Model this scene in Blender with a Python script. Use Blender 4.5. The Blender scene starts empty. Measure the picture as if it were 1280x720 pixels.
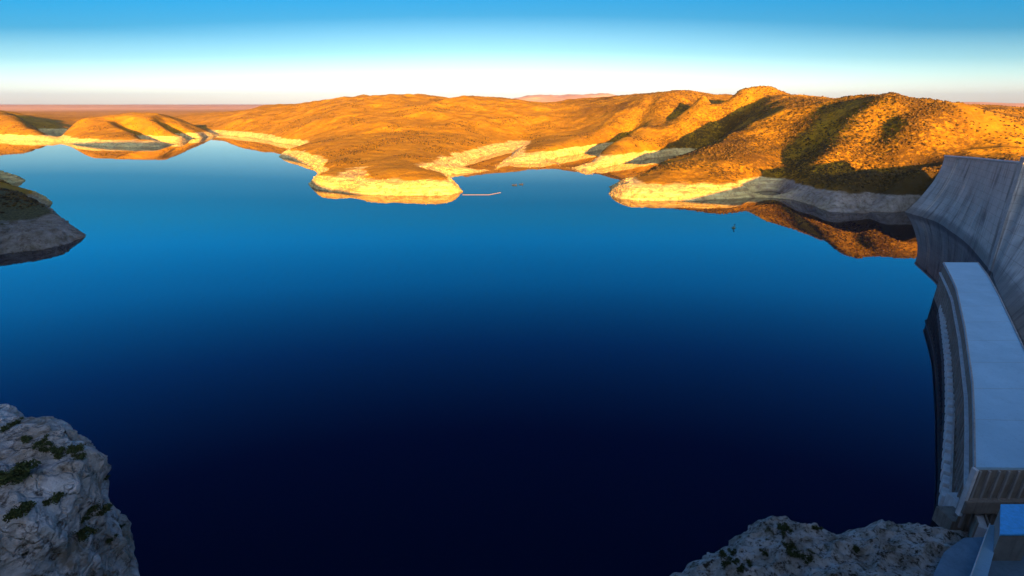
import bpy, math, random
import numpy as np
from mathutils import Vector
from mathutils.bvhtree import BVHTree
random.seed(7); RNG = np.random.default_rng(7)
scene = bpy.context.scene
COL = scene.collection

# ------------------------------------------------------------------ camera
H, F = 120.0, 640.0
PITCH = math.atan(230/640)
cp, sp = math.cos(PITCH), math.sin(PITCH)
cam = bpy.data.objects.new('camera', bpy.data.cameras.new('camera')); COL.objects.link(cam)
cam.location = (0, 0, H); cam.rotation_euler = (math.pi/2-PITCH, 0, 0)
cam.data.sensor_width = 36; cam.data.lens = 18; cam.data.clip_end = 90000; cam.data.clip_start = 0.5
scene.camera = cam

def T(row): return math.tan(math.atan((row-360)/F)+PITCH)      # depression slope of an image row
def at(px, row, z=None, Y=None):
    """survey helper: where the sight line through a photo pixel reaches height z (or forward distance Y)"""
    t = T(row)
    if Y is None: Y = (H-z)/t
    else: z = H-Y*t
    Zc = Y*cp+(H-z)*sp
    return np.array([(px-640)/F*Zc, Y, z])

# ------------------------------------------------------------------ noise
def _h(ix, iy, s):
    n = (ix.astype(np.int64)*374761393+iy.astype(np.int64)*668265263+s*1442695041) & 0xffffffff
    n = ((n ^ (n >> 13))*1274126177) & 0xffffffff
    n = n ^ (n >> 16)
    return (n & 0xffff)/65535.0
def vn(x, y, s=0):
    ix = np.floor(x); iy = np.floor(y); fx = x-ix; fy = y-iy
    fx = fx*fx*fx*(fx*(fx*6-15)+10); fy = fy*fy*fy*(fy*(fy*6-15)+10)
    a = _h(ix, iy, s); b = _h(ix+1, iy, s); c = _h(ix, iy+1, s); d = _h(ix+1, iy+1, s)
    return (a*(1-fx)+b*fx)*(1-fy)+(c*(1-fx)+d*fx)*fy
def fbm(x, y, s=0, o=5, g=.5):
    v = 0; a = 1; t = 0
    for i in range(o):
        c, sn = math.cos(i*1.1+.3), math.sin(i*1.1+.3)
        v = v+a*vn((x*c-y*sn)*2**i, (x*sn+y*c)*2**i, s+i*17); t += a; a *= g
    return v/t*2-1
def ridged(x, y, s=0, o=4):
    v = 0; a = 1; t = 0
    for i in range(o):
        c, sn = math.cos(i*.9+.5), math.sin(i*.9+.5)
        n = 1-np.abs(vn((x*c-y*sn)*2**i, (x*sn+y*c)*2**i, s+i*31)*2-1)
        v = v+a*n*n; t += a; a *= .5
    return v/t

# ------------------------------------------------------------------ materials
def mat(name, build):
    m = bpy.data.materials.new(name); m.use_nodes = True
    nt = m.node_tree; nt.nodes.clear()
    out = nt.nodes.new('ShaderNodeOutputMaterial'); b = nt.nodes.new('ShaderNodeBsdfPrincipled')
    nt.links.new(b.outputs[0], out.inputs[0]); build(NT(nt), b); return m
class NT:
    def __init__(s, nt): s.nt = nt
    def n(s, t, **k):
        o = s.nt.nodes.new(t)
        for a, v in k.items(): setattr(o, a, v)
        return o
    def l(s, a, b): s.nt.links.new(a, b)
    def noise(s, vec, scale, detail=6, rough=.6, dist=0):
        o = s.n('ShaderNodeTexNoise'); o.inputs['Scale'].default_value = scale; o.inputs['Detail'].default_value = detail
        o.inputs['Roughness'].default_value = rough; o.inputs['Distortion'].default_value = dist
        if vec is not None: s.l(vec, o.inputs['Vector'])
        return o.outputs['Fac']
    def ramp(s, f, stops, interp='LINEAR'):
        r = s.n('ShaderNodeValToRGB'); r.color_ramp.interpolation = interp
        e = r.color_ramp.elements
        while len(e) < len(stops): e.new(.5)
        for i, (p, c) in enumerate(stops):
            e[i].position = p; e[i].color = (*c, 1) if len(c) == 3 else c
        s.l(f, r.inputs[0]); return r.outputs[0]
    def mix(s, f, a, b, mode='MIX'):
        m = s.n('ShaderNodeMix', data_type='RGBA', blend_type=mode)
        for sock, v in ((m.inputs[0], f), (m.inputs[6], a), (m.inputs[7], b)):
            if hasattr(v, 'links'): s.l(v, sock)
            elif isinstance(v, (int, float)): sock.default_value = v
            else: sock.default_value = (*v, 1)
        return m.outputs[2]
    def math(s, op, a, b=0, c=0, clamp=False):
        m = s.n('ShaderNodeMath', operation=op, use_clamp=clamp)
        for i, v in enumerate((a, b, c)):
            if hasattr(v, 'links'): s.l(v, m.inputs[i])
            else: m.inputs[i].default_value = v
        return m.outputs[0]
    def bump(s, b, h, strength, dist):
        u = s.n('ShaderNodeBump'); u.inputs['Strength'].default_value = strength; u.inputs['Distance'].default_value = dist
        s.l(h, u.inputs['Height']); s.l(u.outputs[0], b.inputs['Normal'])
    def pos(s): return s.n('ShaderNodeNewGeometry').outputs['Position']
    def map(s, v, sc, rot=(0, 0, 0)):
        m = s.n('ShaderNodeMapping'); m.inputs['Scale'].default_value = sc; m.inputs['Rotation'].default_value = rot
        s.l(v, m.inputs[0]); return m.outputs[0]
def S(b, **k):
    for a, v in k.items():
        i = b.inputs[a.replace('_', ' ')]; i.default_value = (*v, 1) if isinstance(v, tuple) and len(v) == 3 else v

def m_hills(t, b):
    P = t.pos(); sep = t.n('ShaderNodeSeparateXYZ'); t.l(P, sep.inputs[0])
    big = t.noise(P, .006, 5); mid = t.noise(P, .03, 6, .65); fine = t.noise(P, .16, 6, .7)
    grass = t.ramp(mid, [(.3, (.24, .115, .006)), (.5, (.38, .19, .008)), (.72, (.48, .255, .012))])
    green = t.ramp(fine, [(.35, (.04, .022, .005)), (.7, (.14, .07, .010))])
    f1 = t.ramp(t.math('ADD', t.math('MULTIPLY', big, .5), t.math('MULTIPLY', fine, .5)), [(.45, (0, 0, 0)), (.55, (1, 1, 1))])
    rt = t.math('MULTIPLY_ADD', sep.outputs[0], .75/350., .15, clamp=True)
    brow = t.math('MULTIPLY_ADD', sep.outputs[0], -1/60., 690/60., clamp=True)
    veg = t.mix(t.math('MULTIPLY', f1, t.math('MAXIMUM', t.math('MULTIPLY', rt, brow), .25)), grass, green)
    dots = t.ramp(t.noise(P, .22, 3, .5), [(.60, (0, 0, 0)), (.66, (1, 1, 1))])
    veg = t.mix(t.math('MULTIPLY', dots, .22), veg, (.028, .026, .008))
    # bare drawdown band with level strandlines
    vec = t.map(P, (.02, .02, .55)); strata = t.noise(vec, 1.0, 4, .6)
    rock = t.ramp(strata, [(.34, (.42, .28, .10)), (.5, (.70, .52, .18)), (.66, (.80, .66, .27))])
    rock = t.mix(t.ramp(t.noise(P, .12, 7, .7), [(.35, (1, 1, 1)), (.55, (0, 0, 0))]), rock, (.36, .22, .09))
    zz = t.math('ADD', sep.outputs[2], t.math('MULTIPLY', t.math('SUBTRACT', t.noise(P, .025, 5), .5), 14))
    band = t.math('MULTIPLY_ADD', zz, -1/2.0, 18/2.0, clamp=True)
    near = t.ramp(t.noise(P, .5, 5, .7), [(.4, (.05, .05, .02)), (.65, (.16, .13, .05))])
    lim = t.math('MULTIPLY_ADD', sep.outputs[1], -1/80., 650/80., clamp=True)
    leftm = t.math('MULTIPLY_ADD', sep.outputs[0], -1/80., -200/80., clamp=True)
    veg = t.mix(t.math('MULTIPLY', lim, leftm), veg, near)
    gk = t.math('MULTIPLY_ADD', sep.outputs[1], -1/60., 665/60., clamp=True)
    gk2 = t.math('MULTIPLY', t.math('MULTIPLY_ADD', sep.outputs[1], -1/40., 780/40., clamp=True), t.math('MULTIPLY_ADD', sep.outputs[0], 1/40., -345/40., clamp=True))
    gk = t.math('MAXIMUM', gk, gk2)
    rock = t.mix(t.math('MULTIPLY', gk, .9), rock, t.ramp(t.noise(P, .14, 8, .7), [(.35, (.10, .085, .075)), (.5, (.22, .20, .18)), (.7, (.34, .31, .29))]))  # grey bank rock, darkened further to paint in the shade near the dam
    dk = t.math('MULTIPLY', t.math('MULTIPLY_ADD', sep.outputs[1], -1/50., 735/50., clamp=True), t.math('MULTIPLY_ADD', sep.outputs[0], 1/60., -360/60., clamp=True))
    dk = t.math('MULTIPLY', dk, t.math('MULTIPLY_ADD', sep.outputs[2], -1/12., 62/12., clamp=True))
    veg = t.mix(t.math('MULTIPLY', dk, .9), veg, t.ramp(fine, [(.35, (.015, .013, .007)), (.7, (.06, .045, .02))]))  # vegetation darkened beside the dam: shade painted into its colour
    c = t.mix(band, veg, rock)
    wet = t.math('MULTIPLY_ADD', zz, -1/1.2, 1.2/1.2, clamp=True)
    c = t.mix(t.math('MULTIPLY', wet, .4), c, (.16, .09, .035))
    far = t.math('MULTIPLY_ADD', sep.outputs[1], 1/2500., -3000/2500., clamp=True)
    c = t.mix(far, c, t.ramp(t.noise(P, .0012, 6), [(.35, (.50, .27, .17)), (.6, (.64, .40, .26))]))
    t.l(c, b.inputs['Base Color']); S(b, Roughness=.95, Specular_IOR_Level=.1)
    t.bump(b, t.math('ADD', t.noise(P, .09, 8, .7), t.math('MULTIPLY', mid, 2)), .7, 4)
def m_water(t, b):
    P = t.pos()
    S(b, Base_Color=(.0, .0035, .018), Roughness=.012, IOR=1.5)
    b.inputs['Specular IOR Level'].default_value = .5
    n = t.noise(t.map(P, (.06, .16, .1)), 1., 4, .6)
    n = t.math('MULTIPLY', n, t.ramp(t.noise(t.map(P, (.004, .012, .01)), 1., 4, .6), [(.4, (.3, .3, .3)), (.65, (1.6, 1.6, 1.6))]))
    t.bump(b, n, .05, .13)
def m_cliff(t, b):
    P = t.pos()
    a = t.noise(P, .11, 8, .68, .6); c = t.noise(P, .5, 8, .75)
    col = t.ramp(a, [(.32, (.28, .22, .15)), (.46, (.48, .42, .36)), (.58, (.64, .61, .58)), (.75, (.76, .74, .72))])
    col = t.mix(t.ramp(c, [(.36, (1, 1, 1)), (.48, (0, 0, 0))]), col, (.09, .07, .05))
    st = t.ramp(t.noise(t.map(P, (.30, .30, .05)), 1., 5, .7), [(.48, (0, 0, 0)), (.62, (1, 1, 1))])
    col = t.mix(t.math('MULTIPLY', st, .45), col, (.62, .62, .62))
    gr = t.ramp(t.noise(P, .07, 5, .7), [(.56, (0, 0, 0)), (.64, (1, 1, 1))])
    col = t.mix(t.math('MULTIPLY', gr, .7), col, (.16, .11, .045))
    t.l(col, b.inputs['Base Color']); S(b, Roughness=.9, Specular_IOR_Level=.15)
    vo = t.n('ShaderNodeTexVoronoi', feature='DISTANCE_TO_EDGE'); vo.inputs['Scale'].default_value = .33
    mp = t.n('ShaderNodeVectorMath', operation='ADD'); nn = t.n('ShaderNodeTexNoise'); nn.inputs['Scale'].default_value = .25; nn.inputs['Detail'].default_value = 5
    t.l(P, nn.inputs['Vector']); sc_ = t.n('ShaderNodeVectorMath', operation='SCALE'); sc_.inputs['Scale'].default_value = 7.; t.l(nn.outputs['Color'], sc_.inputs[0])
    t.l(t.map(P, (1, 1, .45)), mp.inputs[0]); t.l(sc_.outputs[0], mp.inputs[1]); t.l(mp.outputs[0], vo.inputs['Vector'])
    ck = t.math('MULTIPLY', vo.outputs['Distance'], 9, clamp=True)
    t.bump(b, t.math('ADD', t.math('MULTIPLY', ck, .5), t.math('ADD', t.noise(P, .5, 10, .75), t.math('MULTIPLY', t.noise(P, 2.2, 6, .7), .3))), 1., 1.2)
def m_shelf(t, b):
    P = t.pos()
    a = t.noise(P, .16, 8, .7, .4); c = t.noise(P, .6, 8, .75)
    col = t.ramp(a, [(.34, (.20, .17, .13)), (.5, (.40, .38, .34)), (.68, (.58, .56, .53))])
    col = t.mix(t.ramp(c, [(.4, (1, 1, 1)), (.5, (0, 0, 0))]), col, (.035, .03, .02))
    gr = t.ramp(t.noise(P, .13, 6, .7), [(.58, (0, 0, 0)), (.66, (1, 1, 1))])
    col = t.mix(t.math('MULTIPLY', gr, .7), col, (.045, .05, .014))
    t.l(col, b.inputs['Base Color']); S(b, Roughness=.9, Specular_IOR_Level=.15)
    t.bump(b, t.noise(P, 1.1, 8, .75), 1., .7)
def m_face(t, b):
    uv = t.n('ShaderNodeUVMap').outputs[0]          # u metres along crest, v metres up the face
    P = t.pos()
    base = t.ramp(t.noise(P, .05, 6, .6), [(.35, (.33, .31, .27)), (.65, (.47, .44, .39))])
    strk = t.noise(t.map(uv, (.13, .010, 1)), 1., 5, .6)
    brk = t.ramp(t.noise(t.map(uv, (.03, .03, 1)), 1., 4, .6), [(.42, (.15, .15, .15)), (.58, (1, 1, 1))])
    base = t.mix(t.math('MULTIPLY', t.ramp(strk, [(.50, (0, 0, 0)), (.60, (.85, .85, .85))]), brk), base, (.10, .092, .08))
    s2 = t.noise(t.map(uv, (.5, .018, 1)), 1., 3, .6)
    base = t.mix(t.ramp(s2, [(.58, (0, 0, 0)), (.68, (.6, .6, .6))]), base, (.50, .49, .47))
    sep = t.n('ShaderNodeSeparateXYZ'); t.l(uv, sep.inputs[0])
    lift = t.ramp(t.math('FRACT', t.math('DIVIDE', sep.outputs[1], 6.)), [(.0, (.7, .7, .7)), (.05, (1, 1, 1)), (.95, (1, 1, 1)), (1, (.7, .7, .7))])
    jt = t.ramp(t.math('FRACT', t.math('DIVIDE', sep.outputs[0], 15.)), [(.0, (.5, .5, .5)), (.03, (1, 1, 1)), (.97, (1, 1, 1)), (1, (.5, .5, .5))])
    base = t.mix(1., base, lift, 'MULTIPLY'); base = t.mix(1., base, jt, 'MULTIPLY')
    wet = t.math('MULTIPLY_ADD', t.math('ADD', sep.outputs[1], t.math('MULTIPLY', strk, -10)), -1/4., 3.5/4., clamp=True)
    base = t.mix(t.math('MULTIPLY', wet, .6), base, (.07, .07, .065))
    t.l(base, b.inputs['Base Color']); S(b, Roughness=.85)
    t.bump(b, t.noise(P, .5, 6, .7), .6, .3)
def conc(c1, c2, sc=.15, streak=.5):
    def f(t, b):
        P = t.pos()
        col = t.ramp(t.noise(P, sc, 7, .65), [(.35, c1), (.65, c2)])
        st = t.noise(t.map(P, (.9, .9, .09)), 1., 5, .7)
        col = t.mix(t.ramp(st, [(.5, (0, 0, 0)), (.68, (streak,)*3)]), col, tuple(v*.4 for v in c1))
        t.l(col, b.inputs['Base Color']); S(b, Roughness=.85)
        t.bump(b, t.noise(P, 1.5, 6, .7), .4, .08)
    return f
def m_deck(t, b):
    P = t.pos()
    col = t.ramp(t.noise(P, .06, 7, .65), [(.3, (.24, .42, .52)), (.7, (.32, .53, .64))])
    col = t.mix(t.ramp(t.noise(P, .9, 6, .7), [(.55, (0, 0, 0)), (.75, (.5, .5, .5))]), col, (.18, .28, .36))
    t.l(col, b.inputs['Base Color']); S(b, Roughness=.75)
    t.bump(b, t.noise(P, 1.2, 5), .3, .05)
def leaf(c1, c2):
    def f(t, b):
        oi = t.n('ShaderNodeNewGeometry').outputs['Random Per Island']
        t.l(t.ramp(oi, [(0, c1), (1, c2)]), b.inputs['Base Color']); S(b, Roughness=.8, Specular_IOR_Level=.2)
    return f
def plain(c, r=.8, **k):
    def f(t, b):
        P = t.pos(); t.l(t.ramp(t.noise(P, .8, 5), [(.3, tuple(v*.8 for v in c)), (.7, tuple(min(1, v*1.12) for v in c))]), b.inputs['Base Color']); S(b, Roughness=r, **k)
    return f
M = dict(
    hills=mat('hills', m_hills), water=mat('water', m_water), cliff=mat('cliff', m_cliff), shelf=mat('shelf', m_shelf),
    face=mat('dam_face', m_face), conc=mat('concrete', conc((.24, .235, .22), (.34, .33, .31))),
    light=mat('pale_concrete', conc((.50, .50, .49), (.68, .68, .67), .3, .25)),
    brown=mat('weathered_concrete', conc((.17, .145, .115), (.27, .235, .19), .2, .7)),
    dark=mat('dark_recess', plain((.035, .035, .035))),
    deck=mat('deck_concrete', m_deck), leaf=mat('leaf', leaf((.018, .026, .008), (.06, .075, .02))),
    scrub=mat('scrub', leaf((.024, .015, .004), (.12, .068, .010))),
    wood=mat('bark', plain((.09, .065, .045))), roof=mat('blue_roof', plain((.10, .48, .88), .5)),
    road=mat('road', conc((.10, .17, .22), (.15, .24, .31), .2, .2)),
    hut=mat('hut_wall', conc((.24, .24, .23), (.30, .30, .28), .5, .3)),
    metal=mat('grey_metal', plain((.42, .43, .44), .4, Metallic=.6)),
    buoy=mat('buoy_paint', plain((.10, .12, .05), .5)), pale=mat('pale_paint', plain((.62, .56, .45), .6)),
    boom=mat('boom_float', plain((.26, .17, .14), .7)), glass=mat('dark_glass', plain((.02, .03, .04), .1)),
)

# ------------------------------------------------------------------ object helpers
def tag(o, label=None, cat=None, group=None, kind=None):
    for k, v in (('label', label), ('category', cat), ('group', group), ('kind', kind)):
        if v: o[k] = v
    return o
def link(name, me, m, parent=None, smooth=False):
    me.materials.append(m)
    if smooth: me.shade_smooth()
    o = bpy.data.objects.new(name, me); COL.objects.link(o)
    if parent is not None: o.parent = parent; o.matrix_parent_inverse = parent.matrix_world.inverted()
    return o
def pyd(name, V, Fc, m, parent=None, smooth=False):
    me = bpy.data.meshes.new(name)
    off = parent.location if parent is not None else Vector((0, 0, 0))
    me.from_pydata([tuple(Vector(v)-off) for v in V], [], Fc); me.update()
    me.materials.append(m)
    if smooth: me.shade_smooth()
    o = bpy.data.objects.new(name, me); COL.objects.link(o)
    if parent is not None: o.parent = parent
    return o
def root(name, loc, **k):
    o = bpy.data.objects.new(name, None); COL.objects.link(o); o.location = loc; o.empty_display_size = .5
    return tag(o, **k)
def big(name, V, Q, m, smooth=True):
    me = bpy.data.meshes.new(name); n = Q.shape[1]
    me.vertices.add(len(V)); me.vertices.foreach_set('co', V.astype(np.float32).ravel())
    me.loops.add(Q.size); me.loops.foreach_set('vertex_index', Q.astype(np.int32).ravel())
    me.polygons.add(len(Q)); me.polygons.foreach_set('loop_start', np.arange(0, Q.size, n, dtype=np.int32))
    me.polygons.foreach_set('loop_total', np.full(len(Q), n, dtype=np.int32))
    me.update(calc_edges=True); me.validate()
    me.materials.append(m)
    if smooth: me.shade_smooth()
    o = bpy.data.objects.new(name, me); COL.objects.link(o); return o
def quads(ny, nx):
    i = np.arange(ny-1)[:, None]*nx+np.arange(nx-1)[None, :]
    return np.stack([i, i+1, i+nx+1, i+nx], -1).reshape(-1, 4)
class MB:
    def __init__(s): s.V = []; s.F = []
    def add(s, V, Fc):
        n = len(s.V); s.V += [tuple(v) for v in V]; s.F += [tuple(i+n for i in f) for f in Fc]; return s
    def prism(s, pts, z0, z1):
        """pts: plan polygon (counter clockwise)"""
        n = len(pts); z0 = z0 if hasattr(z0, '__len__') else [z0]*n; z1 = z1 if hasattr(z1, '__len__') else [z1]*n
        V = [(p[0], p[1], z0[i]) for i, p in enumerate(pts)]+[(p[0], p[1], z1[i]) for i, p in enumerate(pts)]
        return s.add(V, [tuple(range(n-1, -1, -1)), tuple(range(n, 2*n))]+[(i, (i+1) % n, n+(i+1) % n, n+i) for i in range(n)])
    def obox(s, c, d, L, W, z0, z1):
        """box centred at c in plan, along unit direction d"""
        d = np.array(d[:2])/np.linalg.norm(d[:2]); q = np.array([-d[1], d[0]]); c = np.array(c[:2])
        return s.prism([c-d*L/2-q*W/2, c+d*L/2-q*W/2, c+d*L/2+q*W/2, c-d*L/2+q*W/2], z0, z1)
    def tube(s, a, b, r, n=8, r2=None):
        a = Vector(a); b = Vector(b); d = (b-a).normalized(); u = d.orthogonal().normalized(); w = d.cross(u); r2 = r if r2 is None else r2
        V = [a+(u*math.cos(k*2*math.pi/n)+w*math.sin(k*2*math.pi/n))*r for k in range(n)]+[b+(u*math.cos(k*2*math.pi/n)+w*math.sin(k*2*math.pi/n))*r2 for k in range(n)]
        return s.add(V, [tuple(range(n-1, -1, -1)), tuple(range(n, 2*n))]+[(i, (i+1) % n, n+(i+1) % n, n+i) for i in range(n)])
    def strip(s, Ls):
        """loft equal-length polylines into a closed band (each station a ring)"""
        n = len(Ls); m = len(Ls[0]); V = [tuple(Ls[j][i]) for i in range(m) for j in range(n)]
        Fc = [(i*n+j, i*n+(j+1) % n, (i+1)*n+(j+1) % n, (i+1)*n+j) for i in range(m-1) for j in range(n)]
        Fc += [tuple(range(n-1, -1, -1)), tuple((m-1)*n+j for j in range(n))]
        return s.add(V, Fc)
    def build(s, name, m, parent=None, smooth=False, bevel=0):
        o = pyd(name, s.V, s.F, m, parent, smooth)
        if bevel:
            b = o.modifiers.new('bevel', 'BEVEL'); b.width = bevel; b.segments = 2; b.limit_method = 'ANGLE'
        return o
def resample(pts, n):
    pts = np.array(pts, float); d = np.r_[0, np.cumsum(np.linalg.norm(np.diff(pts, axis=0), axis=1))]
    t = np.linspace(0, d[-1], n)
    # smooth the corners a little
    q = np.stack([np.interp(t, d, pts[:, k]) for k in range(pts.shape[1])], 1)
    for _ in range(3):
        q[1:-1] = (q[:-2]+2*q[1:-1]+q[2:])/4
    return q

# ------------------------------------------------------------------ dam lines
DAMZ0, DAMZ1 = 64., 74.
crest = [at(1181, 195, z=DAMZ0), at(1215, 197.5, z=67.5), at(1245, 200.5, z=71), at(1273, 203, z=DAMZ1)]
crest += [np.array([435, 385, 75.]), np.array([400, 300, 75.]), np.array([345, 205, 75.]), np.array([275, 95, 75.]), np.array([250, 30, 75.])]
foot = [at(1124, 265, z=0), at(1188, 290, z=0), at(1217, 316, z=0), at(1238, 344, z=0)]
foot += [np.array([300, 300, 0.]), np.array([240, 222, 0.]), np.array([196, 158, 0.]), np.array([170, 100, 0.]), np.array([165, 30, 0.])]
foot[1:3] = [at(1168, 277, z=0), at(1208, 306, z=0)]

# ------------------------------------------------------------------ terrain
CT = []                                            # (X, Y, z)
def shore(*pp):
    for p in pp: CT.append(at(p[0], p[1], z=0))
def ridge(*pp):
    for p in pp: CT.append(at(p[0], p[1], Y=p[2]))
def raw(*pp):
    for p in pp: CT.append(np.array(p, float))
def deep(*pp):
    for p in pp:
        q = at(p[0], p[1], z=0); q[2] = p[2] if len(p) > 2 else -20; CT.append(q)
# shores
shore((-80, 172), (-30, 173), (0, 174), (40, 176), (66, 175), (84, 177), (100, 181), (150, 184), (200, 184), (222, 180), (240, 175), (258, 171),
      (274, 168), (300, 171), (335, 176), (366, 181), (350, 196), (385, 207), (398, 216), (388, 229), (398, 237), (430, 242), (480, 244.5), (530, 245), (560, 244), (577, 241),
      (566, 229), (558, 219), (590, 216), (620, 213), (628, 208), (675, 204), (700, 203), (704, 209), (730, 216), (756, 223), (761, 231), (761, 243), (775, 248),
      (820, 251), (870, 251), (905, 249), (935, 247), (985, 249), (1034, 264), (1080, 267), (1124, 265))
deep((0, 182), (30, 183), (74, 173, -5), (75, 182), (110, 195), (150, 197), (200, 196), (250, 183), (270, 177), (300, 182), (340, 188), (330, 200), (370, 222), (380, 240), (440, 256), (520, 258), (590, 248),
     (600, 232), (590, 224), (630, 220), (680, 212), (710, 216), (740, 226), (745, 245), (770, 262), (850, 268), (920, 262), (985, 268), (1030, 285), (1080, 290), (1130, 285),
     (250, 210), (100, 215), (450, 300), (600, 290), (700, 280), (850, 300), (1000, 320), (1150, 330), (300, 250), (150, 240), (200, 300), (80, 220, -8),
     (150, 350), (400, 400), (700, 400), (1000, 400), (1120, 400), (200, 500), (600, 520), (900, 540), (1100, 560))
# far left land, small hill, far shore
ridge((-60, 140, 2500), (0, 139, 2500), (40, 143, 2350), (-10, 155, 2050), (40, 160, 1950), (62, 168, 1850),
      (100, 150, 1950), (130, 146, 2000), (160, 142, 2050), (190, 144, 2050), (225, 150, 2150), (250, 160, 2100), (100, 166, 1750), (150, 166, 1750), (200, 166, 1780), (130, 156, 1850), (180, 155, 1850),
      (75, 158, 2400), (270, 152, 2600), (262, 160, 2350))
ridge((290, 138, 3200), (330, 131, 2900), (370, 128, 2700), (400, 125.5, 2500), (440, 124, 2300), (485, 123, 2100), (530, 128, 2050), (575, 125, 2000), (610, 123, 2100), (650, 127, 2300), (690, 130, 2500),
      (300, 150, 2300), (340, 152, 2150), (380, 160, 1750), (400, 175, 1350), (430, 185, 1150), (470, 195, 1020), (500, 205, 900), (450, 212, 850), (530, 212, 850), (410, 205, 930),
      (480, 160, 1500), (540, 175, 1300), (560, 195, 1080), (600, 180, 1300), (620, 160, 1650), (660, 175, 1450), (690, 165, 1650), (640, 190, 1180), (690, 186, 1230), (500, 140, 1800), (420, 145, 1800), (580, 140, 1800))
# right hand ridges
ridge((725, 128, 2300), (760, 123, 2000), (800, 120, 1850), (840, 120, 1650), (880, 112, 1500), (920, 114, 1480), (960, 128, 1250), (1000, 129, 1080), (1050, 128, 960), (1100, 125, 880), (1150, 124, 820),
      (1180, 126, 805), (1210, 132, 795), (1240, 140, 785), (1280, 154, 770), (1330, 172, 780), (1400, 195, 760),
      (720, 160, 1700), (740, 190, 1120), (720, 200, 1050), (760, 198, 1030), (780, 175, 1250), (820, 160, 1400), (860, 145, 1520), (800, 186, 1180), (850, 170, 1330), (900, 152, 1500),
      (790, 228, 745), (830, 215, 770), (870, 224, 735), (850, 198, 870), (900, 190, 860), (940, 175, 970), (890, 208, 775), (930, 222, 725), (960, 195, 800), (980, 175, 950), (930, 150, 1250), (800, 205, 850),
      (1000, 200, 760), (1040, 190, 740), (990, 226, 710), (1040, 226, 670), (1090, 218, 650), (1060, 165, 810), (1100, 180, 730), (1130, 195, 690), (1110, 232, 640), (1140, 205, 690), (1100, 150, 800), (1150, 160, 740), (1020, 152, 930))
raw((448, 645, 18), (478, 640, 38), (500, 632, 46), (540, 660, 50), (580, 640, 55), (560, 560, 46), (640, 600, 52), (700, 640, 58), (470, 604, -4), (485, 606, 6), (500, 610, 32), (520, 590, 48), (440, 560, -12), (455, 570, -5), (475, 560, 10), (490, 570, 30), (420, 500, -12), (470, 500, 20))
ridge((1200, 184, 730), (1240, 188, 700), (1280, 193, 660))
raw((600, 450, 20), (700, 400, 20), (500, 300, 10), (450, 200, 10))
ridge((960, 127, 1650), (1000, 126, 1450), (1040, 126, 1250), (1080, 126, 1120), (1120, 129, 1010), (1150, 132, 960), (1180, 136, 940), (1220, 146, 940), (1260, 158, 930), (900, 122, 1900), (940, 124, 1800), (1040, 128, 1600), (1120, 132, 1400), (1150, 134, 1250), (1200, 138, 1200), (1280, 140, 1300), (1350, 150, 1000), (1280, 136, 2000), (1200, 134, 1800), (1100, 128, 1900), (1000, 126, 2200), (1400, 140, 1600))
# shaded promontory at left
shore((-60, 322), (0, 318), (50, 312), (85, 304), (108, 296), (92, 285), (76, 274), (52, 262), (66, 252), (44, 243), (20, 236), (31, 227), (10, 220), (-20, 214))
ridge((-10, 240, 545), (20, 245, 535), (50, 260, 518), (78, 280, 490), (40, 278, 478), (0, 274, 474), (-10, 222, 680), (20, 231, 655), (45, 242, 640), (-60, 262, 490), (-20, 210, 830), (5, 213, 830), (-60, 250, 560), (-60, 225, 700), (-120, 220, 800))
deep((50, 247, -7), (32, 245, -5), (18, 230, -6), (6, 229, -4), (70, 262, -12), (120, 305), (110, 280), (90, 262), (80, 250), (60, 228), (50, 215), (20, 205), (-20, 203), (60, 330), (-40, 360))
C = np.array(CT)
BANK = 13.
def unbank(z):
    z = np.array(z, float); o = z.copy(); k = z > 0
    lo = np.zeros_like(z); hi = z.copy()
    for _ in range(40):
        md = (lo+hi)/2; v = md+BANK*(1-np.exp(-md/3.5)); hi = np.where(v > z, md, hi); lo = np.where(v > z, lo, md)
    o[k] = ((lo+hi)/2)[k]; return o
def warp(X, Y): return np.clip(X/Y, -1.6, 1.6)*1.0, np.log(Y/500.)*.8
# behind the hills, a plateau
for u in np.linspace(-1.5, 1.5, 9):
    CT.append(np.array([u*4300, 4300, 82.])); CT.append(np.array([u*6500, 6500, 80.]))
C = np.array(CT); cu, cv = warp(C[:, 0], C[:, 1]); cz = unbank(C[:, 2])
def kern(r2): return np.where(r2 > 1e-12, .5*r2*np.log(r2+1e-12), 0)
n = len(C); K = kern((cu[:, None]-cu)**2+(cv[:, None]-cv)**2)+np.eye(n)*2e-4
Pm = np.stack([np.ones(n), cu, cv], 1)
A = np.block([[K, Pm], [Pm.T, np.zeros((3, 3))]])
W = np.linalg.solve(A, np.r_[cz, 0, 0, 0])
def tps(X, Y):
    u, v = warp(X, Y); z = W[n]+W[n+1]*u+W[n+2]*v
    for i in range(n): z = z+W[i]*kern((u-cu[i])**2+(v-cv[i])**2)
    return z
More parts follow.
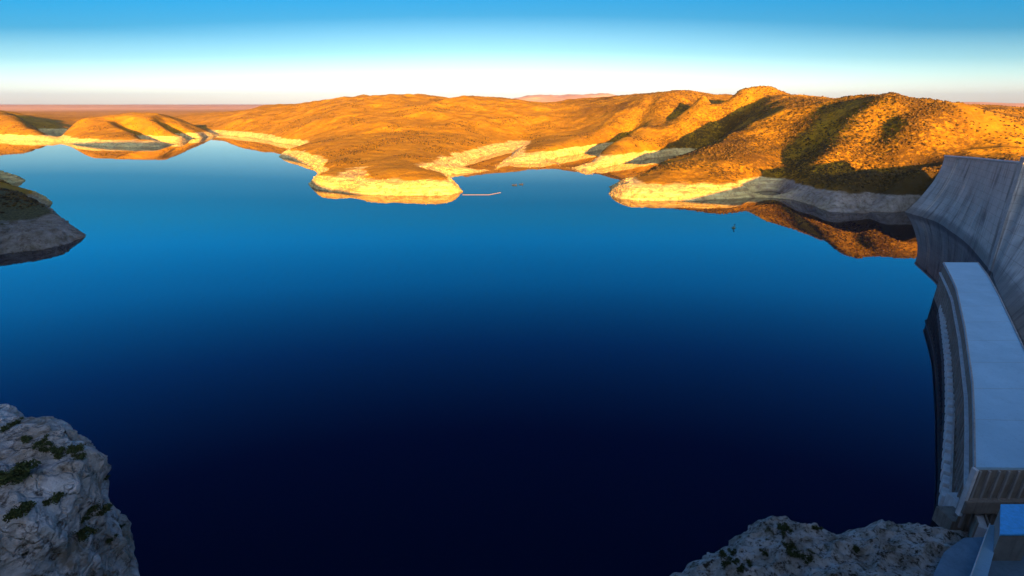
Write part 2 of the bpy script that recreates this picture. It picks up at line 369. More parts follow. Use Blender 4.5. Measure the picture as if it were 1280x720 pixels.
# gullies: (polyline px,row,Y), depth, width
def seg_dist(X, Y, pts):
    d = np.full(X.shape, 1e9); tt = np.zeros(X.shape)
    for k in range(len(pts)-1):
        a, b = pts[k][:2], pts[k+1][:2]; ab = b-a; L = ab@ab
        t = np.clip(((X-a[0])*ab[0]+(Y-a[1])*ab[1])/L, 0, 1)
        dd = np.hypot(X-a[0]-t*ab[0], Y-a[1]-t*ab[1]); m = dd < d
        d = np.where(m, dd, d); tt = np.where(m, (k+t)/(len(pts)-1), tt)
    return d, tt
GUL = [([(758, 232, 860), (790, 214, 1010), (840, 185, 1180), (900, 165, 1330), (950, 158, 1400)], 60, 50),
       ([(700, 206, 1080), (725, 188, 1230), (765, 168, 1450), (810, 152, 1650)], 50, 45),
       ([(955, 235, 735), (985, 205, 800), (1010, 170, 880), (1040, 150, 930)], 22, 36),
       ([(1050, 215, 720), (1075, 190, 745), (1110, 155, 810), (1135, 132, 830)], 26, 34),
       ([(1105, 200, 700), (1130, 180, 720), (1165, 155, 770)], 26, 32),
       ([(76, 172, 2050), (60, 160, 2250), (30, 148, 2450)], 60, 55),
       ([(205, 184, 1700), (190, 172, 1800), (165, 160, 1900), (150, 152, 1960)], 55, 36),
       ([(240, 174, 1900), (225, 164, 1950), (205, 154, 2030)], 48, 34),
       ([(600, 214, 1050), (610, 195, 1200), (640, 170, 1500), (660, 150, 1900)], 16, 70),
       ([(430, 240, 730), (445, 215, 850), (470, 190, 1050)], 5, 35)]
GUL = [([at(p[0], p[1], Y=p[2]) for p in g], d, w) for g, d, w in GUL]
NX = [-3000, -900, -600, -470, -420, -300, -150, -70, 0, 40, 60, 100, 150, 200, 300, 3000]
NY = [430, 430, 420, 380, 330, 200, 85, 52, 46, 52, 70, 84, 84, 90, 120, 120]
AX = [-3000, -900, -450, -310, -160, 0, 300, 440, 520, 600, 700, 900, 3000]
AZ = [200, 200, 175, 158, 114, 105, 94, 97, 104, 117, 134, 165, 185]
def height(X, Y):
    Yc = np.maximum(Y, 150.)
    z = tps(X, Yc)
    for g, d, w in GUL:
        dd, t = seg_dist(X, Yc, g); z = z-d*np.exp(-(dd/w)**2)*np.clip(z/12., 0, 1)*np.clip((1.12-t)/.35, 0, 1)
    land = np.clip(z/45., 0, 1)
    far = np.clip((Y-2600)/1500, 0, 1)
    z = z+land*(1-.75*far)*((ridged(X/260, Y/260, 5, 3)-.45)*22+fbm(X/60, Y/60, 9)*5)
    z = z+(1-far)*fbm(X/38, Y/38, 3, 5, .6)*np.clip((z+6)/10., .25, 1.1)*1.7
    z = np.where(z > 0, z+BANK*(1-np.exp(-np.maximum(z, 0)/3.5)), z)
    z = np.where(z < -25, -25, z)
    # far country
    mt = 82+fbm(X/2600, Y/2600, 21)*26+np.clip((Y-9000)/9000, 0, 1)*0
    z = z*(1-far)+mt*far
    u = X/np.maximum(Y, 1)
    m1 = np.exp(-((Y-17000)/2600)**2)*np.exp(-((u-.14)/.17)**2)*(210+ridged(X/2300, Y/2300, 4)*330)
    m2 = np.exp(-((Y-12000)/1700)**2)*np.exp(-((u-.045)/.10)**2)*(110+ridged(X/1500, Y/1500, 8)*150)
    m3 = np.exp(-((Y-9000)/1200)**2)*np.exp(-((u-.95)/.25)**2)*(30+ridged(X/1500, Y/1500, 8)*70)
    z = z+m1+m2+m3
    # the side the camera stands on
    ys = np.interp(X, NX, NY); t = ys-Y
    a = np.interp(X, AX, AZ)
    zn = np.where(t > 0, a*(1-np.exp(-np.maximum(t, 0)/26.)), t*.9)
    zn = zn+np.clip(t/60, 0, 1)*((ridged(X/170, Y/170, 2)-.5)*8+fbm(X/25, Y/25, 6)*2.5)*np.where((np.abs(X) < 60) & (Y > -60), .2, 1)
    zn = np.maximum(zn, -25)
    z = np.where(Y < 560, np.maximum(np.where(Y < 150, -25, z), zn), z)
    # low country behind the dam stays under its crest
    cx = np.interp(Y, [30, 95, 205, 300, 385, 440, 520, 620], [250, 275, 345, 400, 435, 452, 470, 500])
    dam = (X > cx-25) & (Y < 560) & (Y > -50)
    z = np.where(dam & (Y > 80), np.minimum(z, 55), z)
    return z
def axis(stops):
    out = [stops[0][0]]
    for (a, s0), (b, s1) in zip(stops[:-1], stops[1:]):
        x = a
        while x < b-1e-6:
            s = s0+(s1-s0)*(x-a)/(b-a); x = min(b, x+s); out.append(x)
    return np.array(out)
gx = axis([(-30000, 900), (-6000, 90), (-2200, 14), (-1100, 6), (-200, 5.5), (700, 4.5), (1400, 9), (2400, 20), (6000, 90), (30000, 900)])
gy = axis([(-950, 10), (0, 6), (500, 5), (1000, 4.5), (1500, 6), (2200, 9), (3200, 25), (6000, 70), (20000, 250), (34000, 600)])
X, Y = np.meshgrid(gx, gy); Z = height(X, Y)
V = np.stack([X, Y, Z], -1).reshape(-1, 3)
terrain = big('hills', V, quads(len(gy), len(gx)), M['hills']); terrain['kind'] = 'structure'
print('terrain', len(gx), len(gy))

# water
wv = MB().add([(-6000, -40, 0), (6000, -40, 0), (6000, 5200, 0), (-6000, 5200, 0)], [(0, 1, 2, 3)])
water = wv.build('water', M['water']); water['kind'] = 'structure'

# scrub: uncountable bushes over the hills
def scrub():
    import itertools
    t = (1+5**.5)/2
    ico = np.array([(-1, t, 0), (1, t, 0), (-1, -t, 0), (1, -t, 0), (0, -1, t), (0, 1, t), (0, -1, -t), (0, 1, -t), (t, 0, -1), (t, 0, 1), (-t, 0, -1), (-t, 0, 1)])/math.hypot(1, t)
    tri = np.array([(0, 11, 5), (0, 5, 1), (0, 1, 7), (0, 7, 10), (0, 10, 11), (1, 5, 9), (5, 11, 4), (11, 10, 2), (10, 7, 6), (7, 1, 8), (3, 9, 4), (3, 4, 2), (3, 2, 6), (3, 6, 8), (3, 8, 9), (4, 9, 5), (2, 4, 11), (6, 2, 10), (8, 6, 7), (9, 8, 1)])
    N = 230000
    yy = np.exp(RNG.uniform(math.log(470), math.log(2500), N)); uu = RNG.uniform(-1.15, 1.15, N); xx = uu*yy
    # sample heights from the grid
    def samp(x, y):
        i = np.clip(np.searchsorted(gx, x)-1, 0, len(gx)-2); j = np.clip(np.searchsorted(gy, y)-1, 0, len(gy)-2)
        fx = (x-gx[i])/(gx[i+1]-gx[i]); fy = (y-gy[j])/(gy[j+1]-gy[j])
        return (Z[j, i]*(1-fx)+Z[j, i+1]*fx)*(1-fy)+(Z[j+1, i]*(1-fx)+Z[j+1, i+1]*fx)*fy
    zz = samp(xx, yy)
    dens = fbm(xx/70, yy/70, 44)*1.9+.44+RNG.uniform(-.35, .35, N)
    dens = dens-.42+np.clip(uu-.05, 0, .6)*1.7
    keep = ~((xx > 452) & (yy < 628)) & (zz > 21+RNG.uniform(-3, 3, N)) & (dens > .42) & ~((uu > .83) & (yy < 950) & (yy > 640) & (RNG.random(N) < .8))
    xx, yy, zz = xx[keep], yy[keep], zz[keep]; k = len(xx)
    s = RNG.uniform(.5, 1.3, k)*RNG.choice([1, 1, 1.5], k)
    jit = RNG.uniform(.6, 1.3, (k, 12, 1))
    Vv = ico[None]*jit*s[:, None, None]*np.array([1.2, 1.2, .85])
    Vv = Vv+np.stack([xx, yy, zz+s*.35], -1)[:, None, :]
    T3 = (tri[None]+(np.arange(k)*12)[:, None, None]).reshape(-1, 3)
    o = big('scrub', Vv.reshape(-1, 3), T3, M['scrub'], smooth=False)
    tag(o, 'dry scrub bushes scattered over the sunlit hillsides', 'scrub', kind='stuff'); print('scrub', k)
scrub()

def boulders():
    cube = np.array([(-1, -1, -1), (1, -1, -1), (1, 1, -1), (-1, 1, -1), (-1, -1, 1), (1, -1, 1), (1, 1, 1), (-1, 1, 1)], float)*.6
    qd = np.array([(0, 3, 2, 1), (4, 5, 6, 7), (0, 1, 5, 4), (1, 2, 6, 5), (2, 3, 7, 6), (3, 0, 4, 7)])
    N = 420000
    yy = np.exp(RNG.uniform(math.log(420), math.log(2000), N)); xx = RNG.uniform(-1.15, 1.0, N)*yy
    i = np.clip(np.searchsorted(gx, xx)-1, 0, len(gx)-2); j = np.clip(np.searchsorted(gy, yy)-1, 0, len(gy)-2)
    fx = (xx-gx[i])/(gx[i+1]-gx[i]); fy = (yy-gy[j])/(gy[j+1]-gy[j])
    zz = (Z[j, i]*(1-fx)+Z[j, i+1]*fx)*(1-fy)+(Z[j+1, i]*(1-fx)+Z[j+1, i+1]*fx)*fy
    keep = (zz > -.4) & (zz < 17) & (fbm(xx/40, yy/40, 90)+RNG.uniform(-.5, .5, N) > .05) & ~((xx > 430) & (yy < 600))
    xx, yy, zz = xx[keep], yy[keep], zz[keep]; k = len(xx)
    sz = RNG.uniform(.35, 1.1, k)*RNG.choice([1, 1, 1, 1.8], k)
    a = RNG.uniform(0, 6.28, k); ca, sa = np.cos(a), np.sin(a)
    v = cube[None]*RNG.uniform(.55, 1.25, (k, 8, 3))*sz[:, None, None]
    v = np.stack([v[..., 0]*ca[:, None]-v[..., 1]*sa[:, None], v[..., 0]*sa[:, None]+v[..., 1]*ca[:, None], v[..., 2]*.8], -1)
    v = v+np.stack([xx, yy, zz], -1)[:, None, :]
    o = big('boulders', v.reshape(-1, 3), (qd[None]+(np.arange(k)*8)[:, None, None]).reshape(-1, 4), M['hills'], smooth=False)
    tag(o, 'loose boulders strewn over the bare drawdown banks', 'boulders', kind='stuff'); print('boulders', k)
boulders()

# ------------------------------------------------------------------ left cliff
def vecn(V, s, sc, o=5):
    a = fbm(V[:, 0]/sc+V[:, 2]/sc*.7, V[:, 1]/sc-V[:, 2]/sc*.6, s, o, .55); return a
def cliff():
    nt, nr = 420, 300
    th = np.linspace(0, 2*math.pi, nt, endpoint=False); s = np.linspace(0, 1, nr)
    TH, SS = np.meshgrid(th, s)
    # profile from foot (s=0) to summit (s=1): steep sides, domed top
    rad = np.where(SS < .62, .92+.06*SS/.62, .98*np.clip(1-((SS-.62)/.38)**3.6, 0, 1)**.5)
    zz = np.where(SS < .62, -6+SS/.62*68, 61+8.5*(1-(np.clip(1-(SS-.62)/.38, 0, 1))**2.2))
    # towards the camera side (-y) it runs out as a slope
    front = np.clip(-np.sin(TH), 0, 1)
    rad = rad*(1+front*.55*np.clip(1-zz/66, 0, 1))
    cx, cy = -101., 61.
    rx, ry = 36.5, 22.
    x = cx+rx*rad*np.cos(TH); y = cy+ry*rad*np.sin(TH)
    V = np.stack([x, y, zz], -1).reshape(-1, 3)
    nrm = np.stack([np.cos(TH), np.sin(TH)*1.2, np.clip(SS-.5, 0, 1)*1.5], -1).reshape(-1, 3); nrm /= np.linalg.norm(nrm, axis=1)[:, None]
    fade = np.clip((1-SS.reshape(-1))/.06, .15, 1)
    blk = ridged(V[:, 0]/13+V[:, 2]/22, V[:, 1]/13+V[:, 2]/30, 12, 4)-.5
    rib = ridged(V[:, 0]/7, V[:, 1]/7+V[:, 2]/60, 33, 3)-.5
    d = vecn(V, 3, 20)*2.5+blk*4.+rib*2.+vecn(V, 8, 4.)*1.3+vecn(V, 18, 1.4)*.5
    V = V+nrm*(d*fade)[:, None]
    q = quads(nr, nt+1); i = q//(nt+1); j = q % (nt+1); Q = i*nt+(j % nt)
    return big('rock_cliff', V, Q, M['cliff'])
cl = cliff(); tag(cl, 'pale craggy rock bluff rising from the water at the lower left', 'cliff')

# ------------------------------------------------------------------ rock shelf at lower right
SWX = [10, 30, 41, 48, 62, 74, 80, 92, 110, 128, 140, 200]; SWY = [84, 93, 102, 108, 113, 121, 123, 118, 121, 121, 116, 112]
def shelf_h(X, Y):
    ys = np.interp(X, SWX, SWY)+fbm(X/7, Y/9, 60)*3.2; t = ys-Y
    z = 9.5*(1-np.exp(-np.maximum(t, 0)/6.))+np.minimum(t, 0)*.8
    z = z+np.exp(-((X-74)/6)**2-((Y-116)/3.5)**2)*3.5+np.exp(-((X-86)/4)**2-((Y-115)/3)**2)*3
    z = z+np.clip(t/5, 0, 1)*((ridged(X/11, Y/8, 71, 5)-.5)*4.5+fbm(X/4, Y/4, 75, 5, .6)*1.3)
    z = z+np.clip((t-18)/20, 0, 1)*3
    flat = np.clip((X-100)/12, 0, 1)*np.clip((103-Y)/6, 0, 1)
    z = z*(1-flat)+flat*(10.4+fbm(X/6, Y/6, 5)*.9+fbm(X/2, Y/2, 15)*.4)
    pit = np.exp(-((X-131)/7.)**4-((Y-112)/6.)**4); z = z*(1-pit)+pit*2
    return np.maximum(z, -12)
sx = np.arange(8, 190, .42); sy = np.arange(48, 130, .38)
X2, Y2 = np.meshgrid(sx, sy); Z2 = shelf_h(X2, Y2)
shelf = big('rock_shelf', np.stack([X2, Y2, Z2], -1).reshape(-1, 3), quads(len(sy), len(sx)), M['shelf'])
tag(shelf, 'low grey rock shelf at the waterline beside the intake building', 'rock')

# ------------------------------------------------------------------ dam
def build_dam():
    n = 260
    # stations aligned: the first 4 pairs belong together, then the rest
    Cc = np.array(crest); Ff = np.array(foot); t0 = np.arange(len(Cc)); t = np.linspace(0, len(Cc)-1, n)
    def sm(a):
        q = np.stack([np.interp(t, t0, a[:, k]) for k in range(3)], 1)
        for _ in range(60): q[1:-1] = (q[:-2]+2*q[1:-1]+q[2:])/4
        return q
    Cc, Ff = sm(Cc), sm(Ff)
    r = root('concrete_dam', (float(Cc[80, 0]), float(Cc[80, 1]), 0), label='huge concrete dam with stained curved face at the right edge', cat='dam')
    m = 48; sv = np.linspace(0, 1, m)
    ul = np.r_[0, np.cumsum(np.linalg.norm(np.diff(Cc, axis=0), axis=1))]
    tg = 3.0
    Vv = np.zeros((m, n, 3)); 
    for k, s in enumerate(sv):
        w = (1-s)**2.1
        P = Cc*(1-w)+Ff*w; P[:, 2] = Cc[:, 2]*s-6*(1-s)
        # downstream direction ~ from foot to crest
        dn = Cc[:, :2]-Ff[:, :2]; dn /= np.linalg.norm(dn, axis=1)[:, None]
        rec = np.exp(-((t-(tg+.16))/.085)**4)*9*np.clip(1.15-.55*(1-s), 0, 1)       # the open bay right of the pier
        j1 = np.exp(-((t-.52)/.035)**2)*2.2
        for c0, wd, dp, a, b in ((1.15, .03, 1.4, .1, .8), (1.45, .03, 1.8, .1, .7), (1.62, .02, 1.2, .0, .65), (1.95, .04, 2.2, .1, .8), (2.2, .02, 1.2, .2, .7), (2.6, .02, 1., .1, .5)):
            rec = rec+np.exp(-((t-c0)/wd)**2)*dp*np.clip((s-a)/.1, 0, 1)*np.clip((b-s)/.15, 0, 1)
        P[:, :2] += dn*(rec+j1+fbm(ul/18, np.full(n, s*5), 3)*.8)[:, None]
        Vv[k] = P
    face = big('dam_face', (Vv-np.array(r.location)).reshape(-1, 3), quads(m, n), M['face'])
    face.name = 'face'; face.parent = r
    me = face.data; uvl = me.uv_layers.new(name='UVMap'); li = np.zeros(len(me.loops), np.int32); me.loops.foreach_get('vertex_index', li)
    U = np.tile(ul, (m, 1)).reshape(-1); Vh = Vv[:, :, 2].reshape(-1)
    uvl.data.foreach_set('uv', np.stack([U[li], Vh[li]], 1).astype(np.float32).ravel())
    # crest road slab + back face
    dn = Cc[:, :2]-Ff[:, :2]; dn /= np.linalg.norm(dn, axis=1)[:, None]
    def off(a, dz): return np.c_[Cc[:, :2]+dn*a, Cc[:, 2]+dz]
    kpier = int(np.argmin(abs(t-tg))); kb = int(np.argmin(abs(t-(tg+.32))))
    for nm, (a, b) in (('crest_left', (0, kpier)), ('crest_right', (kb, n-1))):
        sl = slice(a, b+1)
        o = MB().strip([off(-.8, -1.5)[sl], off(8, -1.5)[sl], off(8, 0)[sl], off(-.8, 0)[sl]]).build('crest_road', M['conc'], r)
        MB().strip([off(-.8, 0)[sl], off(-.3, 0)[sl], off(-.3, 1.1)[sl], off(-.8, 1.1)[sl]]).build('parapet', M['light'], r)
        MB().strip([off(8, -40)[sl], off(12, -70)[sl], off(13, -70)[sl], off(8.6, 0)[sl]]).build('downstream_face', M['conc'], r)
    # pier running down beside the bay
    L = []
    for side, aa in ((-.055, -1.2), (.03, -1.2), (.03, 6), (-.055, 6)):
        pl = []
        for s in np.linspace(0, 1.06, 40):
            s1 = min(s, 1); w = (1-s1)**2.1; tt = tg+side
            c = np.array([np.interp(tt, t, Cc[:, k]) for k in range(3)]); f = np.array([np.interp(tt, t, Ff[:, k]) for k in range(3)])
            p = c*(1-w)+f*w; p[2] = c[2]*s-6*(1-s1); d = (c-f)[:2]; d /= np.linalg.norm(d); p[:2] += d*aa; pl.append(p)
        L.append(pl)
    MB().strip(L).build('pier', M['conc'], r)
    # sill bridge over the bay
    sl = slice(kpier, kb+1)
    MB().strip([off(7, -2.2)[sl], off(8, -2.2)[sl], off(8, -.2)[sl], off(7, -.2)[sl]]).build('bay_beam', M['light'], r)
    return Cc, Ff, t
DC, DF, DT = build_dam()

# ------------------------------------------------------------------ long intake building
ZD, ZT = 24., 3.
dl = [at(1180, 328, ZD), at(1189, 345, ZD), at(1196, 360, ZD), at(1201, 382, ZD), at(1207, 409, ZD), at(1212, 444, ZD), at(1217, 478, ZD), at(1219, 520, ZD), at(1220, 585, ZD)]
dr = [at(1222, 328, ZD), at(1235, 345, ZD), at(1249, 371, ZD), at(1266, 407, ZD), at(1280, 437, ZD), at(1300, 480, ZD), at(1318, 525, ZD), np.array([158, 126, ZD]), np.array([160, 117.8, ZD])]
N = 90
DL = resample(dl, N); DR = resample(dr, N)
def lane(a, z, dist):
    """offset a polyline in plan towards the water (left), at height z"""
    tg = np.gradient(a[:, :2], axis=0); tg /= np.linalg.norm(tg, axis=1)[:, None]
    nn = np.c_[tg[:, 1], -tg[:, 0]]; nn = np.where(nn[:, :1] > 0, -nn, nn)
    return np.c_[a[:, :2]+nn*dist, np.full(len(a), z)]
tl = resample([at(1176, 362, ZT), at(1179, 380, ZT), at(1182, 398, ZT), at(1188, 442, ZT), at(1190, 475, ZT), at(1191, 514, ZT), at(1189, 560, ZT), at(1187, 600, ZT), at(1185, 632, ZT)], N)
bld = root('intake_building', (float(DL[-1, 0]), float(DL[-1, 1]), 8), label='long curved intake building with flat pale blue roof beside the dam', cat='building')
def zz(a, z): return np.c_[a[:, :2], np.full(len(a), float(z))]
MB().strip([zz(DL, -4), zz(DR, -4), zz(DR, ZD-.8), zz(DL, ZD-.8)]).build('wall', M['brown'], bld)
MB().strip([zz(lane(DL, 0, .5), ZD-.8), zz(lane(DR, 0, -.3), ZD-.8), zz(lane(DR, 0, -.3), ZD), zz(lane(DL, 0, .5), ZD)]).build('roof', M['deck'], bld)
for a_, s_ in ((lane(DL, 0, .5), -1), (lane(DR, 0, -.3), 1)):
    b_ = lane(a_, 0, s_*.45)
    MB().strip([zz(a_, ZD+.003), zz(b_, ZD+.003), zz(b_, ZD+.35), zz(a_, ZD+.35)]).build('coping', M['conc'], bld)
for k in range(6, N-3, 9):
    p, q = DL[k, :2], DR[k, :2]; L_ = np.linalg.norm(q-p)
    MB().obox((p+q)/2, (q-p), L_-.6, .10, ZD+.002, ZD+.02).build('roof_joint', M['conc'], bld)
WB = lane(DL, ZT, .05)
MB().strip([zz(tl, -5), zz(WB, -5), zz(WB, ZT), zz(tl, ZT)]).build('terrace', M['brown'], bld)
k1 = lane(DL, ZT, 1.0); k0 = lane(DL, ZT, .03)
MB().strip([zz(k1, 16.6), zz(k0, 15.6), zz(k0, 17.4), zz(k1, 17.4)]).build('ledge', M['light'], bld)
lp = lane(tl, ZT, -.6)
MB().strip([zz(tl, ZT), zz(lp, ZT), zz(lp, ZT+.5), zz(tl, ZT+.5)]).build('edge_beam', M['light'], bld)
cum = np.r_[0, np.cumsum(np.linalg.norm(np.diff(tl[:, :2], axis=0), axis=1))]
for d in np.arange(3, cum[-1]-1, 7.5):
    p = np.array([np.interp(d, cum, tl[:, k]) for k in range(2)]); q = np.array([np.interp(d+1, cum, tl[:, k]) for k in range(2)]); dd = q-p; dd /= np.linalg.norm(dd)
    nn = np.array([dd[1], -dd[0]]); nn = -nn if nn[0] > 0 else nn
    MB().obox(p+nn*.9, dd, 5.2, 2.0, -5, ZT+1.2).build('pier', M['light'], bld, bevel=.3)
cw = np.r_[0, np.cumsum(np.linalg.norm(np.diff(DL[:, :2], axis=0), axis=1))]
for d in np.arange(4, cw[-1]-2, 6):
    p = np.array([np.interp(d, cw, DL[:, k]) for k in range(2)]); q = np.array([np.interp(d+1, cw, DL[:, k]) for k in range(2)]); dd = q-p; dd /= np.linalg.norm(dd)
    nn = np.array([dd[1], -dd[0]]); nn = -nn if nn[0] > 0 else nn
    MB().obox(p+nn*.25, dd, .8, .5, ZT, 15.4).build('pilaster', M['conc'], bld)
# front wall features
fx0, fy = float(DL[-1, 0]), float(DL[-1, 1])
for k in range(11):
    x = fx0+1.2+k*2.7
    MB().obox((x, fy-.3), (1, 0), .55, .6, 3, ZD-.8).build('pilaster', M['conc'], bld)
MB().obox((fx0+15, fy-.9), (1, 0), 32, 1.8, 9.5, 13.6).build('plinth', M['brown'], bld)
MB().obox((fx0-.6, fy-.5), (1, 0), .9, 1.4, 8, ZD+.1).build('corner_post', M['light'], bld)
# near end of the lower terrace: pale block
MB().obox((tl[-1, 0]+.9, tl[-1, 1]-1.2), (1, 0), 3.6, 4.2, -5, 7.4).build('end_block', M['light'], bld, bevel=.25)
MB().prism([(tl[-1, 0]+2.7, tl[-1, 1]-2.4), (fx0-1.1, tl[-1, 1]-2.4), (fx0-1.1, WB[-1, 1]-.05), (tl[-1, 0]+2.7, WB[-1, 1]-.05)], -5, 5.).build('landing', M['brown'], bld)

# stair from the terrace down to the rocks
stt = root('concrete_stair', (float(tl[-1, 0]), float(tl[-1, 1]-4), 6), label='narrow concrete stair dropping from the terrace end to the rock shelf', cat='stair')
a = np.array([tl[-1, 0]+4.5, tl[-1, 1]-3.4, 6.6]); b = np.array([tl[-1, 0]-4., tl[-1, 1]-15, 9.0])
st = MB(); d = (b-a)[:2]; L = np.linalg.norm(d); d /= L
for k in range(18):
    c = a[:2]+d*(k+.5)*L/18; zt = a[2]+(b[2]-a[2])*(k+1)/18 + .0
    st.obox(c, d, L/18+.02*(k % 2), 2.2, 2, zt)
st.build('steps', M['light'], stt)
q = np.array([-d[1], d[0]])
for sgn in (-1, 1):
    mb = MB(); o0 = a[:2]+q*sgn*1.3; o1 = b[:2]+q*sgn*1.3
    V8 = []
    mb.strip([[(*(o0-q*.18), 3), (*(o1-q*.18), 3)], [(*(o0+q*.18), 3), (*(o1+q*.18), 3)], [(*(o0+q*.18), a[2]+1), (*(o1+q*.18), b[2]+1)], [(*(o0-q*.18), a[2]+1), (*(o1-q*.18), b[2]+1)]])
    mb.build('stair_wall', M['brown'], stt)

# ------------------------------------------------------------------ service yard, ramp wall, hut
yd = [at(1165, 722, 11.2)[:2], (112, 88), (150, 88), (150, 107), at(1205, 672, 11.2)[:2], at(1180, 690, 11.2)[:2]]
yp = MB().prism(yd[::1], 8, 11.2).build('pavement', M['road']); yp['kind'] = 'structure'
rw = [at(1212, 722, 14), at(1234, 722, 14), at(1252, 656, 14), at(1236, 656, 14)]
rt = root('ramp_wall', (float(rw[0][0]), float(rw[0][1]), 11.2), label='broad pale blue concrete ramp wall running to the hut', cat='wall')
MB().prism([p[:2] for p in rw], 9, 14).build('wall_body', M['deck'], rt)
c4 = [np.array(p[:2]) for p in rw]
MB().prism([c4[0]+(.0, 0), c4[0]+(.35, 0), c4[3]+(.35, 0), c4[3]], 14.003, 14.5).build('coping', M['light'], rt)
ZR = 20.
hc = [at(1250, 668, ZR)[:2], at(1292, 668, ZR)[:2], at(1300, 630, ZR)[:2], at(1251, 630, ZR)[:2]]
hr = root('service_hut', (float(hc[0][0]), float(hc[0][1]), 11.2), label='small grey hut with bright blue flat roof at the lower right corner', cat='hut')
ce = sum(hc)/4; inn = [ce+(p-ce)*.955 for p in hc]
MB().prism(inn, 8, ZR-.5).build('wall', M['hut'], hr)
MB().prism(hc, ZR-.5, ZR).build('roof', M['roof'], hr, bevel=.05)

# ------------------------------------------------------------------ small things on the water
bp = at(917, 285, 0)
bu = root('navigation_buoy', bp, label='small dark green float with a peaked top, alone off the lit shore', cat='buoy')
mb = MB()
prof = [(0, -.8), (1.5, -.6), (1.9, .1), (1.8, .7), (1.0, 1.1), (.55, 1.3)]
for (r0, z0), (r1, z1) in zip(prof[:-1], prof[1:]):
    mb.tube(bp+np.array([0, 0, z0]), bp+np.array([0, 0, z1]), max(r0, .01), 16, r1)
mb.build('float', M['buoy'], bu)
MB().tube(bp+np.array([0, 0, 1.2]), bp+np.array([.5, 0, 3.6]), .5, 8, .16).build('tower', M['buoy'], bu)
MB().obox(bp+np.array([.75, 0, 0]), (1, .2), 1.3, .3, 2.9, 4.1).build('topmark', M['glass'], bu)
# floating boom off the spit
for k in range(22):
    u = k/21; px = 579+46*u; row = 243.6-(0 if u < .7 else (u-.7)*9)
    p = at(px, row, 0)
    o = MB().tube(p+np.array([-1.25, 0, .15]), p+np.array([1.25, .0, .15]), .30, 8).build('boom_float', M['boom'])
    tag(o, 'pinkish float in the line of floats trailing off the pale headland', 'float', 'floats of the boom off the headland')
for k, (px, row, L, lab) in enumerate([(643, 231.5, 7.5, 'leftmost and longer of two tiny dark boats off the far cove'), (651.5, 230.6, 6, 'tiny dark boat to the right of its longer neighbour')]):
    p = at(px, row, 0); r = root('rowing_boat', p, label=lab, cat='boat', group='boats off the far cove')
    w = 1.5; V = []
    for s, ww, zt in ((-1, .1, 1.3), (-.5, .85, .9), (.2, 1, .85), (.7, .8, .95), (1, .65, 1.)):
        x = s*L/2; V += [(x, -w*ww, zt), (x, -w*ww*.55, -.25), (x, w*ww*.55, -.25), (x, w*ww, zt), (x, w*ww*.8, zt-.1), (x, w*ww*.4, .1), (x, -w*ww*.4, .1), (x, -w*ww*.8, zt-.1)]
    Fc = [(i*8+j, i*8+(j+1) % 8, (i+1)*8+(j+1) % 8, (i+1)*8+j) for i in range(4) for j in range(8)]+[tuple(range(7, -1, -1)), tuple(32+j for j in range(8))]
    MB().add([np.array(v)+p for v in V], Fc).build('hull', M['dark'], r)
    MB().obox(p+np.array([L*.1, 0, 0]), (1, 0), .5, 2*w*.8, .62, .75).build('seat', M['wood'], r)
    MB().obox(p+np.array([L*.38, 0, 0]), (1, 0), 1.1, 1.3, .8, 2.0).build('engine_box', M['dark'], r)

# ------------------------------------------------------------------ shrubs on the rocks
dg = bpy.context.evaluated_depsgraph_get()
def bvh(o): return BVHTree.FromObject(o, dg)
bc, bs = bvh(cl), bvh(shelf)
def hit(b, px, row):
    d = Vector(((px-640)/F, cp-(row-360)/F*sp, -sp-(row-360)/F*cp)).normalized()
    r = b.ray_cast(Vector((0, 0, H)), d); return r[0]
def shrub(p, size, flat, label, sd):
    rg = np.random.default_rng(sd)
    r = root('shrub', p, label=label, cat='shrub', group='shrubs on the rocks')
    mb = MB(); n = 5
    for k in range(n):
        a = rg.uniform(0, 6.28); d = np.array([math.cos(a)*flat, math.sin(a)*flat, 1.0])*size*.55
        mb.tube(np.array(p)-np.array([0, 0, .4]), np.array(p)+d, .07*size, 5, .02*size)
    mb.build('stem', M['wood'], r)
    k = int(900); 
    cen = rg.normal(0, 1, (9, 3))*np.array([.55*flat, .55*flat, .28])*size; cen[:, 2] = np.abs(cen[:, 2])+size*.35
    c = cen[rg.integers(0, 9, k)]+rg.normal(0, .22, (k, 3))*size*np.array([1, 1, .8]); c[:, 2] = np.maximum(c[:, 2], -.3)
    u = rg.normal(size=(k, 3)); u /= np.linalg.norm(u, axis=1)[:, None]; w = np.cross(u, rg.normal(size=(k, 3))); w /= np.linalg.norm(w, axis=1)[:, None]
    s = rg.uniform(.07, .15, (k, 1))*size
    Vv = np.stack([c-u*s-w*s*.5, c+u*s-w*s*.5, c+u*s+w*s*.5, c-u*s+w*s*.5], 1).reshape(-1, 3)
    Q = np.arange(4*k).reshape(-1, 4)
    o = big('foliage', Vv, Q, M['leaf'], smooth=False); o.parent = r
